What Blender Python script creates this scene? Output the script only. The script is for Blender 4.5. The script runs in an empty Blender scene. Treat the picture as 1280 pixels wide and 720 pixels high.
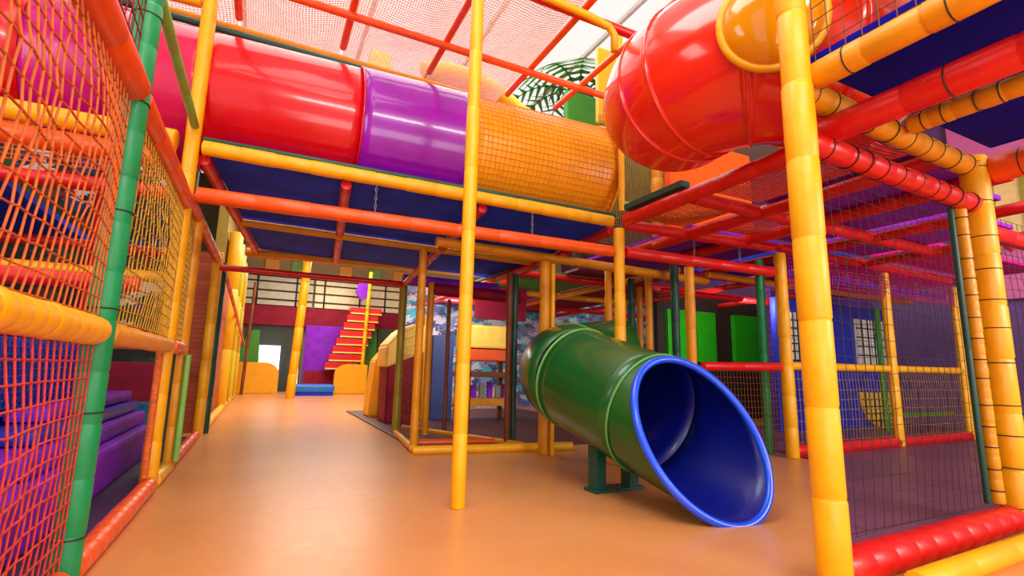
import bpy, bmesh, math, random
from mathutils import Vector, Matrix, noise
random.seed(7)
SC = bpy.context.scene
COL = SC.collection
V = Vector
PI = math.pi

# ------------------------------------------------------------------ camera
H = 1.15
F, YAW, PITCH, ROLL = 629.0, 26.15, 9.27, 1.22
cd = bpy.data.cameras.new('camera'); cam = bpy.data.objects.new('camera', cd); COL.objects.link(cam)
cd.sensor_width = 36.0; cd.lens = F/1280*36.0; cd.clip_end = 200; cd.clip_start = .05
y_, p_, r_ = [math.radians(a) for a in (YAW, PITCH, ROLL)]
fwd = V((math.sin(y_)*math.cos(p_), math.cos(y_)*math.cos(p_), math.sin(p_)))
rt = V((math.cos(y_), -math.sin(y_), 0)); up = rt.cross(fwd)
r2 = rt*math.cos(r_)+up*math.sin(r_); u2 = -rt*math.sin(r_)+up*math.cos(r_)
m3 = Matrix((r2, u2, -fwd)).transposed()
cam.matrix_world = Matrix.Translation((0, 0, H)) @ m3.to_4x4()
SC.camera = cam

# ------------------------------------------------------------------ world, light, exposure
w = bpy.data.worlds.new('world'); SC.world = w; w.use_nodes = True
bg = w.node_tree.nodes['Background']; bg.inputs[0].default_value = (1.0, .96, .90, 1); bg.inputs[1].default_value = 1.0
SC.view_settings.view_transform = 'Standard'; SC.view_settings.look = 'None'
SC.view_settings.exposure = 0.0; SC.view_settings.gamma = 1; SC.view_settings.use_curve_mapping = False

def area(name, loc, size, power, col=(1, .93, .82), target=None):
    l = bpy.data.lights.new(name, 'AREA'); l.shape = 'RECTANGLE'; l.size, l.size_y = size
    l.energy = power; l.color = col
    o = bpy.data.objects.new(name, l); COL.objects.link(o); o.location = loc
    if target is not None:
        o.rotation_euler = (V(target)-V(loc)).to_track_quat('-Z', 'Y').to_euler()
    return o
WN = (1, .96, .90)
area('hall_and_fill_light', (1.5, -2.5, 6.2), (6, .5), 340, WN, target=(2.2, 4, .5))
area('hall_and_fill_light', (-.2, 2.2, 7.5), (3, 3), 220, WN, target=(.8, 3.2, 0))
area('hall_and_fill_light', (2.0, 15.5, 5.6), (3, 5), 440, col=(1, .96, .80))
area('hall_and_fill_light', (2.5, 21.5, 5.6), (4, 3), 280, col=(1, .96, .82))
area('hall_and_fill_light', (7.5, -3.0, 3.6), (4, 2), 420, WN, target=(9, 5, 2.0))  # added fill from the camera side, brightens the right alcove
area('hall_and_fill_light', (1.2, 8.0, 8.3), (9, 5), 560, WN, target=(1.2, 8, 5))
area('hall_and_fill_light', (0.5, -3.5, 1.6), (5, 2), 160, WN, target=(1.5, 6, 3.2))  # added low fill behind the camera, lifts the blue deck undersides
area('hall_and_fill_light', (-6.0, 2.0, 4.5), (3, 3), 160, WN, target=(-3, 6, 1.5))  # added fill inside the left frame, no lamp of the hall
area('hall_and_fill_light', (3.9, 9.2, 2.6), (.8, .3), 30, WN, target=(4.2, 10.8, 1.6))  # added fill facing away from the camera, brightens the foam cushions
area('hall_and_fill_light', (4.6, 12.4, 2.8), (.5, .5), 60, WN, target=(4.8, 14.8, 1.2))  # added fill below the decks, brightens the teal mural wall

# ------------------------------------------------------------------ materials
def lin(h):
    h = h.lstrip('#'); c = [int(h[i:i+2], 16)/255 for i in (0, 2, 4)]
    return tuple(((x/12.92) if x <= .04045 else ((x+.055)/1.055)**2.4) for x in c)+(1,)
MATS_BY = {}
def mat(name, hexc, rough=.45, bump=.0, bscale=30., var=.12, vscale=6., metal=0., coat=0., trans=0., emit=None, spec=None):
    if name in MATS_BY: return MATS_BY[name]
    m = bpy.data.materials.new(name); m.use_nodes = True; nt = m.node_tree; N = nt.nodes; L = nt.links
    b = N['Principled BSDF']; c = lin(hexc)
    b.inputs['Roughness'].default_value = rough; b.inputs['Metallic'].default_value = metal
    b.inputs['Coat Weight'].default_value = coat; b.inputs['Coat Roughness'].default_value = .08
    tc = N.new('ShaderNodeTexCoord')
    nz = N.new('ShaderNodeTexNoise'); nz.inputs['Scale'].default_value = vscale; nz.inputs['Detail'].default_value = 4
    L.new(tc.outputs['Object'], nz.inputs['Vector'])
    mr = N.new('ShaderNodeMapRange'); mr.inputs[1].default_value = .3; mr.inputs[2].default_value = .7
    mr.inputs[3].default_value = 1-var; mr.inputs[4].default_value = 1+var*.5
    L.new(nz.outputs['Fac'], mr.inputs[0])
    mx = N.new('ShaderNodeVectorMath'); mx.operation = 'SCALE'; mx.inputs[0].default_value = c[:3]
    L.new(mr.outputs[0], mx.inputs['Scale']); L.new(mx.outputs[0], b.inputs['Base Color'])
    if bump:
        n2 = N.new('ShaderNodeTexNoise'); n2.inputs['Scale'].default_value = bscale; n2.inputs['Detail'].default_value = 3
        L.new(tc.outputs['Object'], n2.inputs['Vector'])
        bp = N.new('ShaderNodeBump'); bp.inputs['Strength'].default_value = bump; bp.inputs['Distance'].default_value = .02
        L.new(n2.outputs['Fac'], bp.inputs['Height']); L.new(bp.outputs[0], b.inputs['Normal'])
    if trans:
        # thin translucent plastic: part diffuse transmission
        tr = N.new('ShaderNodeBsdfTranslucent'); L.new(mx.outputs[0], tr.inputs[0])
        ms = N.new('ShaderNodeMixShader'); ms.inputs[0].default_value = trans
        out = N['Material Output']; L.new(b.outputs[0], ms.inputs[1]); L.new(tr.outputs[0], ms.inputs[2]); L.new(ms.outputs[0], out.inputs[0])
    if spec is not None: b.inputs['Specular IOR Level'].default_value = spec
    if emit:
        b.inputs['Emission Color'].default_value = c; b.inputs['Emission Strength'].default_value = emit
    MATS_BY[name] = m
    return m
class MD(dict):
    def __getitem__(self, k): return k if isinstance(k, bpy.types.Material) else dict.__getitem__(self, k)
M = MD(
 yellow=mat('yellow_vinyl', '#f7ae00', .42, .15, 14, .10),
 dyellow=mat('amber_vinyl', '#e69400', .42, .15, 14),
 orange=mat('orange_vinyl', '#f2560c', .36, .15, 14),
 red=mat('red_vinyl', '#d81410', .36, .2, 14),
 green=mat('green_vinyl', '#0f8f50', .40, .15, 14),
 dgreen=mat('dark_green_vinyl', '#0b4a3c', .45),
 lgreen=mat('light_green_vinyl', '#86c255', .45),
 olive=mat('olive_vinyl', '#a59a1d', .45),
 blue=mat('blue_vinyl', '#1a30b4', .4, .2, 8),
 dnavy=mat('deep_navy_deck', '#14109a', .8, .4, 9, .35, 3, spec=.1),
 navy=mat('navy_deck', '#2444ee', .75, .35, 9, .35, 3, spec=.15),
 purple=mat('purple_vinyl', '#8a28cc', .6, .2, 9, .25, 3, spec=.2),
 maroon=mat('maroon_vinyl', '#8e1430', .6, .2, 9, .25, 3, spec=.2),
 magenta=mat('magenta_plastic', '#e01088', .28, .1, 5, .1, 3, coat=.4, trans=.3),
 pink=mat('pink_plastic', '#ee1a5e', .3, .1, 5, .1, 3, coat=.4, trans=.3),
 tred=mat('red_plastic', '#ec0a1c', .22, .06, 3, .08, 2, coat=.5, trans=.25),
 tpurple=mat('purple_plastic', '#ab10bc', .22, .06, 3, .15, 3, coat=.5, trans=.25),
 torange=mat('orange_plastic', '#ffae00', .35, .1, 6, .1, 3, trans=.15),
 tube=mat('red_orange_plastic', '#e8240c', .20, .04, 2.5, .08, 1.5, coat=.6),
 dome=mat('amber_dome_plastic', '#f5a000', .14, .0, 5, .1, 2, coat=.8, trans=.25),
 sgreen=mat('green_slide_plastic', '#0f5a1e', .30, .06, 5, .15, 2, coat=.35),
 sblue=mat('blue_slide_plastic', '#020f78', .4, .05, 5, .1, 2, coat=.2),
 rblue=mat('blue_rim_plastic', '#1450ee', .3, .05, 5, .1, 2, coat=.3),
 black=mat('black_cord', '#18140f', .6),
 tie=mat('dark_tie', '#2a1a0a', .5),
 nblack=mat('black_net_cord', '#2a2620', .7),
 nred=mat('red_net_cord', '#d83a30', .7, 0, 1, .3, 30),
 norange=mat('orange_net_cord', '#e0661a', .7, 0, 1, .35, 20),
 nyellow=mat('yellow_net_cord', '#d69a20', .7, 0, 1, .4, 20),
 nwhite=mat('pink_white_net_cord', '#fbd8ce', .6, 0, 1, .1, 20, trans=.6),
 nbrown=mat('brown_net_cord', '#8a4a20', .7),
 white=mat('white_paint', '#f4f0e6', .4),
 cream=mat('cream_foam', '#ffd058', .45),
 steel=mat('steel', '#8a8a86', .35, metal=.8),
 concrete=mat('grey_board', '#6d675c', .7, .3, 20),
 lime=mat('lime_panel', '#27b012', .4, .1),
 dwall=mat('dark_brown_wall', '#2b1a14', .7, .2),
 leafg=mat('green_leaf_plastic', '#3c8a1e', .5),
 wood=mat('brown_wood', '#7a3b12', .5, .3, 20, .3),
 bark=mat('bark_brown', '#5c432a', .8, .4, 20),
 foliage=mat('palm_green', '#3f6f2a', .5, 0, 1, .4, 8, trans=.3),
)
def nodes(name):
    m = bpy.data.materials.new(name); m.use_nodes = True
    return m, m.node_tree.nodes, m.node_tree.links, m.node_tree.nodes['Principled BSDF']
# floor: glossy tan vinyl
m, N, L, b = nodes('tan_vinyl_floor'); M['floor'] = m
tc = N.new('ShaderNodeTexCoord'); nz = N.new('ShaderNodeTexNoise'); nz.inputs['Scale'].default_value = .7; nz.inputs['Detail'].default_value = 8
L.new(tc.outputs['Object'], nz.inputs['Vector'])
cr = N.new('ShaderNodeValToRGB'); cr.color_ramp.elements[0].position = .35; cr.color_ramp.elements[1].position = .68
cr.color_ramp.elements[0].color = lin('#cc8248'); cr.color_ramp.elements[1].color = lin('#d49056')
L.new(nz.outputs['Fac'], cr.inputs[0]); L.new(cr.outputs[0], b.inputs['Base Color'])
n2 = N.new('ShaderNodeTexNoise'); n2.inputs['Scale'].default_value = 9; L.new(tc.outputs['Object'], n2.inputs['Vector'])
mr = N.new('ShaderNodeMapRange'); mr.inputs[3].default_value = .26; mr.inputs[4].default_value = .42
L.new(n2.outputs['Fac'], mr.inputs[0]); L.new(mr.outputs[0], b.inputs['Roughness'])
n3 = N.new('ShaderNodeTexNoise'); n3.inputs['Scale'].default_value = 160; L.new(tc.outputs['Object'], n3.inputs['Vector'])
bp = N.new('ShaderNodeBump'); bp.inputs['Strength'].default_value = .05; L.new(n3.outputs['Fac'], bp.inputs['Height']); L.new(bp.outputs[0], b.inputs['Normal'])

def brickmat(name, c1, c2, mortar, scale, axis='YZ', bw=.5, rh=.25, ms=.02, rough=.7):
    m, N, L, b = nodes(name)
    tc = N.new('ShaderNodeTexCoord'); sp = N.new('ShaderNodeSeparateXYZ'); cb = N.new('ShaderNodeCombineXYZ')
    L.new(tc.outputs['Object'], sp.inputs[0]); L.new(sp.outputs[axis[0]], cb.inputs[0]); L.new(sp.outputs[axis[1]], cb.inputs[1])
    br = N.new('ShaderNodeTexBrick'); L.new(cb.outputs[0], br.inputs['Vector'])
    br.inputs['Scale'].default_value = scale; br.inputs['Mortar Size'].default_value = ms
    br.inputs['Brick Width'].default_value = bw; br.inputs['Row Height'].default_value = rh
    br.inputs['Color1'].default_value = lin(c1); br.inputs['Color2'].default_value = lin(c2); br.inputs['Mortar'].default_value = lin(mortar)
    L.new(br.outputs['Color'], b.inputs['Base Color']); b.inputs['Roughness'].default_value = rough
    bp = N.new('ShaderNodeBump'); bp.inputs['Strength'].default_value = .4; bp.inputs['Distance'].default_value = .01
    L.new(br.outputs['Fac'], bp.inputs['Height']); bp.invert = True; L.new(bp.outputs[0], b.inputs['Normal'])
    return m
M['brick'] = brickmat('orange_brick', '#c2552a', '#a84320', '#7a4a30', 3.0)
M['plank'] = brickmat('purple_planks', '#5a2a90', '#6b3888', '#2a1440', 1.0, 'XZ', 2.2, .2, .012, .5)
M['pmat'] = brickmat('purple_floor_mat', '#70405a', '#7a4862', '#4f2c44', 1.0, 'XY', 1.2, 1.2, .012, .42)
M['cmat'] = brickmat('maroon_mesh_mat', '#7c1a2a', '#5e1440', '#3a0c1c', 1.0, 'XY', 1.2, .6, .02, .5)

def cell_pattern(name, stops, scale=2.2, dark=.5):
    m, N, L, b = nodes(name)
    tc = N.new('ShaderNodeTexCoord'); mp = N.new('ShaderNodeMapping'); mp.inputs['Scale'].default_value = (1, 1, 1.8)
    vo = N.new('ShaderNodeTexVoronoi'); vo.inputs['Scale'].default_value = scale; vo.inputs['Randomness'].default_value = 1
    nz = N.new('ShaderNodeTexNoise'); nz.inputs['Scale'].default_value = scale*2; nz.inputs['Detail'].default_value = 3
    L.new(tc.outputs['Object'], mp.inputs[0]); L.new(mp.outputs[0], nz.inputs['Vector'])
    ad = N.new('ShaderNodeMixRGB'); ad.inputs[0].default_value = .35; L.new(mp.outputs[0], ad.inputs[1]); L.new(nz.outputs['Color'], ad.inputs[2])
    L.new(ad.outputs[0], vo.inputs['Vector'])
    sx = N.new('ShaderNodeSeparateXYZ'); L.new(vo.outputs['Color'], sx.inputs[0])
    cr = N.new('ShaderNodeValToRGB'); cr.color_ramp.interpolation = 'CONSTANT'
    e = cr.color_ramp.elements; e[0].position = 0; e[0].color = lin(stops[0]); e[1].position = 1/len(stops); e[1].color = lin(stops[1])
    for i, s in enumerate(stops[2:]):
        k = e.new((i+2)/len(stops)); k.color = lin(s)
    L.new(sx.outputs[0], cr.inputs[0]); L.new(cr.outputs[0], b.inputs['Base Color']); b.inputs['Roughness'].default_value = .6
    return m
M['cell_pattern'] = cell_pattern('clutter_glint_pattern', ['#20331a', '#12210f', '#3a4d1c', '#26306a', '#1a1a22', '#7a2a18', '#d8d0c0', '#143820', '#5a3a12', '#101610'], 4.5)  # stands in for distant clutter; bright glints are put in as pale cells
M['cell_pattern2'] = cell_pattern('teal_mural', ['#5a6ab0', '#2f7fa0', '#bcd4da', '#6a5a80', '#8a8fb8', '#39407a', '#d8c8d8', '#4ab0c8'], 5.0)

# ------------------------------------------------------------------ mesh helpers
def link(name, bm, m, parent=None, loc=None, smooth=True, mats=None):
    me = bpy.data.meshes.new(name)
    if loc is not None: bmesh.ops.translate(bm, verts=bm.verts, vec=-V(loc))
    bm.to_mesh(me); bm.free()
    for q in (mats or [m]): me.materials.append(q)
    if smooth:
        for p in me.polygons: p.use_smooth = True
    o = bpy.data.objects.new(name, me); COL.objects.link(o)
    if loc is not None: o.location = loc
    if parent is not None:
        o.parent = parent; o.matrix_parent_inverse = Matrix.Translation(-parent.location) if parent.type == 'MESH' or parent.type == 'EMPTY' else Matrix()
    return o
def tag(o, label=None, cat=None, group=None, kind=None):
    if label: o['label'] = label
    if cat: o['category'] = cat
    if group: o['group'] = group
    if kind: o['kind'] = kind
    return o
def empty(name, loc, label, cat, group=None):
    o = bpy.data.objects.new(name, None); COL.objects.link(o); o.location = loc; o.empty_display_size = .1
    return tag(o, label, cat, group)
def frame(d):
    d = d.normalized(); a = V((0, 0, 1)) if abs(d.z) < .9 else V((1, 0, 0))
    u = d.cross(a).normalized(); v = u.cross(d).normalized(); return u, v
def sweep(bm, pts, radii, n=16, cap=True, mi=0, arc=(0, 2*PI), closed=True, ud=None):
    """tube along points with per-point radius"""
    pts = [V(p) for p in pts]; rings = []
    u = None
    for i, p in enumerate(pts):
        d = (pts[min(i+1, len(pts)-1)]-pts[max(i-1, 0)])
        if d.length < 1e-6: d = V((0, 0, 1))
        d.normalize()
        if u is None:
            u, v = frame(d)
        else:
            u = (u-d*u.dot(d)).normalized(); v = u.cross(d).normalized()
        ring = []
        for k in range(n):
            a = arc[0]+(arc[1]-arc[0])*k/(n if closed else n-1)
            ring.append(bm.verts.new(p+(u*math.cos(a)+v*math.sin(a))*radii[i]))
        rings.append(ring)
    for r0, r1 in zip(rings, rings[1:]):
        for k in range(n if closed else n-1):
            f = bm.faces.new((r0[k], r0[(k+1) % n], r1[(k+1) % n], r1[k])); f.material_index = mi
    if cap and closed:
        bm.faces.new(list(reversed(rings[0]))); bm.faces.new(rings[-1])
    return rings
def pad_profile(L_, r, seam):
    """profile of a foam-sleeved pipe: rounded segments with grooves"""
    n = max(1, round(L_/seam)); s = L_/n; out = [(0, r*.86)]
    g = .006 if r > .04 else .003
    for i in range(n):
        a = i*s; b_ = (i+1)*s; k = 1+random.uniform(-.035, .035)
        out += [(a+g*.5, r*.955*k), (a+g*2.2, r*k), (a+s*.5, r*k*random.uniform(1.0, 1.02)), (b_-g*2.2, r*k), (b_-g*.5, r*.955*k)]
    out.append((L_, r*.86)); return out
def pad_bm(p0, p1, r=.065, seam=.3, n=16, bm=None, bow=0.0):
    p0, p1 = V(p0), V(p1); d = p1-p0; L_ = d.length; dn = d.normalized()
    bm = bm or bmesh.new(); pr = pad_profile(L_, r, seam)
    sg = V((0, 0, -1)) if abs(dn.z) < .5 else V((1, 0, 0))
    sweep(bm, [p0+dn*t+sg*(bow*math.sin(PI*t/L_)) for t, _ in pr], [q for _, q in pr], n)
    return bm
def pad(name, label, cat, p0, p1, m, r=.065, seam=.3, group=None, ties=None, tiem='tie', n=16, bow=0.0):
    o = link(name, pad_bm(p0, p1, r, seam, n, bow=bow), M[m] if isinstance(m, str) else m, loc=p0)
    tag(o, label, cat, group)
    if ties:
        p0, p1 = V(p0), V(p1); d = p1-p0; dn = d.normalized(); u, v = frame(dn)
        src = None
        for i in range(ties):
            t = (i+.5+random.uniform(-.15, .15))/ties
            c = p0+d*t+(V((0, 0, -1)) if abs(dn.z) < .5 else V((1, 0, 0)))*(bow*math.sin(PI*t))
            if src is None:
                bm = bmesh.new(); rr = r+.003
                pts = []
                for k in range(17):
                    a = 2*PI*k/16; pts.append((u*math.cos(a)+v*math.sin(a))*rr)
                sweep(bm, pts, [.0045]*17, 5, cap=False)
                # cut tail of the tie
                sweep(bm, [u*rr, u*(rr+.03)+dn*.01], [.003, .002], 4)
                k = link('cable_tie', bm, M[tiem], smooth=True); src = k
            else:
                k = src.copy(); COL.objects.link(k)
            k.parent = o; k.location = c-p0
            k.rotation_euler = (0, 0, 0)
    return o
def boxbm(lo, hi, bev=.0, bm=None, seg=2):
    bm = bm or bmesh.new(); lo, hi = V(lo), V(hi)
    r = bmesh.ops.create_cube(bm, size=1); vs = r['verts']
    for v in vs:
        v.co = V([(lo[i]+hi[i])/2+v.co[i]*(hi[i]-lo[i]) for i in range(3)])
    if bev:
        es = list({e for v in vs for e in v.link_edges})
        bmesh.ops.bevel(bm, geom=es, offset=bev, segments=seg, affect='EDGES', profile=.6)
    return bm
def box(name, lo, hi, m, label=None, cat=None, bev=.01, parent=None, group=None, kind=None):
    lo_, hi_ = V(lo), V(hi); loc = V(((lo_.x+hi_.x)/2, (lo_.y+hi_.y)/2, lo_.z))
    o = link(name, boxbm(lo, hi, bev), M[m] if isinstance(m, str) else m, parent, loc=loc, smooth=False)
    return tag(o, label, cat, group, kind)
def prism(outline, depth, bev=0.0):
    """outline: list of 3D points (planar), extruded by vector depth"""
    bm = bmesh.new(); a = [bm.verts.new(V(p)) for p in outline]; b_ = [bm.verts.new(V(p)+V(depth)) for p in outline]
    bm.faces.new(a); bm.faces.new(list(reversed(b_)))
    n = len(a)
    for i in range(n): bm.faces.new((a[i], b_[i], b_[(i+1) % n], a[(i+1) % n]))
    bmesh.ops.recalc_face_normals(bm, faces=bm.faces)
    if bev: bmesh.ops.bevel(bm, geom=list(bm.edges), offset=bev, segments=2, affect='EDGES')
    return bm
def cord(bm, pts, r, n=3):
    sweep(bm, pts, [r]*len(pts), n, cap=False)
def net(name, label, P, nu, nv, m, r=.005, sag=.03, jit=.006, group=None, diamond=False, shift=0.0, parent=None, kind=None):
    """P = 4 corners (00,10,11,01); cords both ways, woven, slightly sagging"""
    P = [V(p) for p in P]; nrm = (P[1]-P[0]).cross(P[3]-P[0]).normalized(); bm = bmesh.new()
    lu = (P[1]-P[0]).length; lv = (P[3]-P[0]).length
    def S(u, v):
        p = (P[0]*(1-u)+P[1]*u)*(1-v)+(P[3]*(1-u)+P[2]*u)*v
        e = math.sin(PI*min(max(u, 0), 1))*math.sin(PI*min(max(v, 0), 1))
        q = noise.noise_vector(p*1.3)*sag*.8 + noise.noise_vector(p*9)*jit
        q2 = V(q)-nrm*V(q).dot(nrm)
        return p+nrm*(e*sag+V(q).dot(nrm)*e)+q2*(.2+.8*e)+shift*V((0, 0, -1))*math.sin(PI*u)*(1-v)
    if diamond:
        k = nu+nv
        for sgn in (1, -1):
            for i in range(k+1):
                pts = []
                steps = nv*2
                for j in range(steps+1):
                    v = j/steps; u = (i/nu) - (v*nv/nu) if sgn > 0 else (i/nu)-1*nv/nu+(v*nv/nu)
                    if -1e-6 <= u <= 1+1e-6: pts.append(S(u, v))
                if len(pts) > 1: cord(bm, pts, r)
    else:
        for i in range(nu+1):
            cord(bm, [S(i/nu, j/nv) for j in range(nv+1)] if nv < 40 else [S(i/nu, j/nv) for j in range(0, nv+1)], r)
        for j in range(nv+1):
            cord(bm, [S(i/nu, j/nv) for i in range(nu+1)], r)
    o = link(name, bm, M[m], parent, loc=P[0])
    return tag(o, label, 'net' if label else None, group, kind)

# ================================================================== SETTING
XL = -.8
def struct(name, bm, m, smooth=False):
    o = link(name, bm, M[m] if isinstance(m, str) else m, smooth=smooth); o['kind'] = 'structure'; return o
struct('floor', boxbm((-14, -4, -.1), (16, 26, 0)), 'floor')
struct('wall_back', boxbm((-14, 25, 0), (16, 25.2, 9)), mat('back_wall_cream', '#b8a878', .7))
struct('wall_left', boxbm((-9.2, -4, 0), (-9, 25, 9)), 'cell_pattern')
struct('wall_right', boxbm((15.5, -4, 0), (15.7, 25, 9)), mat('right_wall_violet', '#6d4a86', .7))
# ceiling with an open skylight over the play frame
bm = bmesh.new()
for lo, hi in [((-14, -4, 8.8), (16, 1.5, 9)), ((-14, 14, 8.8), (16, 25, 9)), ((-14, 1.5, 8.8), (-6, 14, 9)), ((9, 1.5, 8.8), (16, 14, 9))]:
    boxbm(lo, hi, bm=bm)
struct('ceiling', bm, mat('ceiling_pale', '#cfc2a8', .8))
bm = bmesh.new()
for x in (-3.5, -1, 1.5, 4, 6.5): boxbm((x-.04, 1.5, 8.8), (x+.04, 14, 8.9), bm=bm)
struct('trim_1', bm, 'white')

def A(x, z, back=0.0):       # a point on the deck-front plane
    t = (x+.8)/7.75
    return V((x+back*.103, 5.75-.8*t+back, z))
# ================================================================== LEFT FRAME  (plane X = -0.8)
pad('padded_post', 'green padded post leaning tall in the left foreground net', 'post', (XL, 3.46, 0), (XL, 3.46, 5.2), 'green', .072, .27, ties=9, tiem='tie')
pad('padded_post', 'tall yellow post where the blue decks meet the left netting', 'post', (-.82, 5.78, 0), (-.82, 5.78, 5.6), 'yellow', .07, .42)
pad('padded_post', 'short amber post just behind the tall yellow left post', 'post', (XL, 6.66, 0), (XL, 6.66, 2.8), 'dyellow', .07, .5)
pad('padded_post', 'yellow post with a dark green sleeve before the brick wall', 'post', (-.79, 9.6, 0), (-.79, 9.6, 3.0), 'yellow', .075, .6)
pad('padded_post', 'dark green post pressed against the yellow post before brickwork', 'post', (-.75, 10.05, 0), (-.75, 10.05, 2.9), 'dgreen', .08, .6)
pad('padded_rail', 'thick orange rail sloping down from top left past the green post', 'rail', (XL, .6, 2.72), (XL, 3.40, 2.72), 'orange', .085, .55)
pad('padded_rail', 'orange rail between the green post and the tall yellow left post', 'rail', (XL, 3.52, 2.72), (XL, 5.70, 2.72), 'orange', .075, .5)
pad('padded_rail', 'red rail running back above the left doorway posts', 'rail', (XL, 5.86, 2.80), (-.79, 9.5, 2.86), 'orange', .065, .5)
pad('padded_rail', 'thin red rail dropping away along the brick wall and yellow pads', 'rail', (-.70, 9.7, 2.78), (-.62, 22.0, 1.9), 'red', .035, .8)
pad('padded_rail', 'yellow waist-high rail entering at the left edge of the netting', 'rail', (XL, .8, 1.31), (XL, 3.38, 1.31), 'yellow', .075, .13)
pad('padded_rail', 'amber waist-high rail just past the green post', 'rail', (XL, 3.54, 1.31), (XL, 5.70, 1.31), 'dyellow', .068, .2)
pad('padded_rail', 'short red waist-high rail end by the tall yellow left post', 'rail', (XL, 5.86, 1.31), (XL, 6.55, 1.31), 'orange', .07, .35)
pad('padded_rail', 'short yellow crossbar behind the red rail end', 'rail', (-.87, 6.9, 1.36), (-1.6, 6.9, 1.36), 'yellow', .07, .5)
pad('base_cushion', 'orange floor pad running along the foot of the left net', 'pad', (XL, 3.55, .06), (XL, 5.70, .06), 'orange', .07, .16)
pad('base_cushion', 'orange floor pad at the bottom left corner of the frame', 'pad', (XL, .8, .06), (XL, 3.37, .06), 'orange', .07, .3)
pad('base_cushion', 'yellow floor pad between the two narrow yellow left posts', 'pad', (XL, 5.88, .06), (XL, 6.57, .06), 'yellow', .07, .5)
pad('base_cushion', 'pinkish orange floor pad ahead of the brick wall', 'pad', (XL, 6.75, .06), (XL, 9.5, .06), 'orange', .06, .5)
pad('padded_rail', 'light green slanting rail high between green and yellow left posts', 'rail', (-.80, 3.60, 3.50), (-.80, 5.66, 3.50), 'lgreen', .038, .6)
pad('padded_post', 'slim lime green post beside the doorway left of the brickwork', 'post', (-.715, 6.58, .12), (-.715, 6.58, 1.24), 'lgreen', .03, .6)
# nets of the left frame
net('safety_net', 'red and orange knotted net below the yellow waist rail, bottom left', [(XL, 1.0, .1), (XL, 3.38, .1), (XL, 3.38, 1.24), (XL, 1.0, 1.24)], 30, 13, 'nred', .0055, .05, .012)
net('safety_net', 'rust coloured net above the waist rail, far left foreground', [(XL, 1.0, 1.39), (XL, 3.38, 1.39), (XL, 3.38, 2.64), (XL, 1.0, 2.64)], 32, 14, 'norange', .0052, .08, .016)
net('safety_net', 'dark net over the red barrel at the top left corner', [(XL, .9, 2.82), (XL, 3.38, 2.82), (XL, 3.38, 5.0), (XL, .9, 5.0)], 28, 20, 'maroon', .004, .10, .02)
net('safety_net', 'orange and yellow net between the green post and yellow left post', [(XL, 3.56, 1.39), (XL, 5.68, 1.39), (XL, 5.68, 2.64), (XL, 3.56, 2.64)], 24, 15, 'nyellow', .005, .06, .014)
net('safety_net', 'orange net hanging under the crimson end of the left barrel', [A(-3.2, 2.95), A(-.95, 2.95), A(-.95, 3.3), A(-3.2, 3.3)], 40, 8, 'norange', .008, .03, .010)
net('safety_net', 'amber net by the doorway behind the tall yellow left post', [(XL, 5.9, 1.39), (XL, 6.56, 1.39), (XL, 6.56, 2.7), (XL, 5.9, 2.7)], 12, 22, 'nyellow', .0055, .02, .010)
# roped edge against the second post
pad('rope_wrap', 'orange roped edge strip beside the tall yellow left post', 'rope', (XL-.03, 5.60, .14), (XL-.03, 5.60, 1.24), 'norange', .03, .035)
net('safety_net', 'blue net sagging behind the amber waist rail', [(-1.6, 3.6, .75), (-1.6, 7.5, .75), (-1.6, 7.5, 1.3), (-1.6, 3.6, 1.3)], 60, 10, 'blue', .007, .04, .012)

box('hanging_cloth', (-.84, 5.95, .14), (-.82, 6.52, 1.24), mat('teal_cloth', '#0c3c48', .7, .3), 'dark teal cloth filling the gap low between two yellow left posts', 'cloth', .003)

# things behind the left nets
box('foam_divider', (-1.78, .8, .04), (-1.68, 7.9, 1.32), 'blue', 'tall blue padded panel behind the lower left net', 'panel', .03)
t = empty('foam_steps', (-1.9, 5.2, 0), 'stepped purple foam blocks on the floor behind the left net', 'foam blocks')
for i, (lo, hi, c) in enumerate([((-1.65, 3.2, .04), (-1.12, 7.8, .40), 'purple'), ((-1.65, 4.2, .41), (-1.22, 7.8, .56), 'purple'), ((-1.65, 4.6, .57), (-1.30, 7.8, .68), 'blue'), ((-1.65, 5.0, .69), (-1.38, 7.8, .80), 'purple')]):
    box('foam_block', lo, hi, c, parent=t, bev=.04)
box('play_mat', (-6, -1, 0), (-.9, 9.4, .035), mat('dark_violet_mat', '#3a2248', .6, .2), 'dark violet play mat inside the left frame', 'mat', .01)
box('foam_divider', (-2.0, 8.9, 0), (-.95, 9.0, 1.15), 'maroon', 'maroon foam panel inside the doorway left of the brick wall', 'panel', .02)
box('foam_divider', (-1.7, 8.3, .04), (-1.1, 8.5, .62), mat('teal_panel', '#1c7fa8', .5), 'teal foam panel low inside the left doorway', 'panel', .02)
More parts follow.
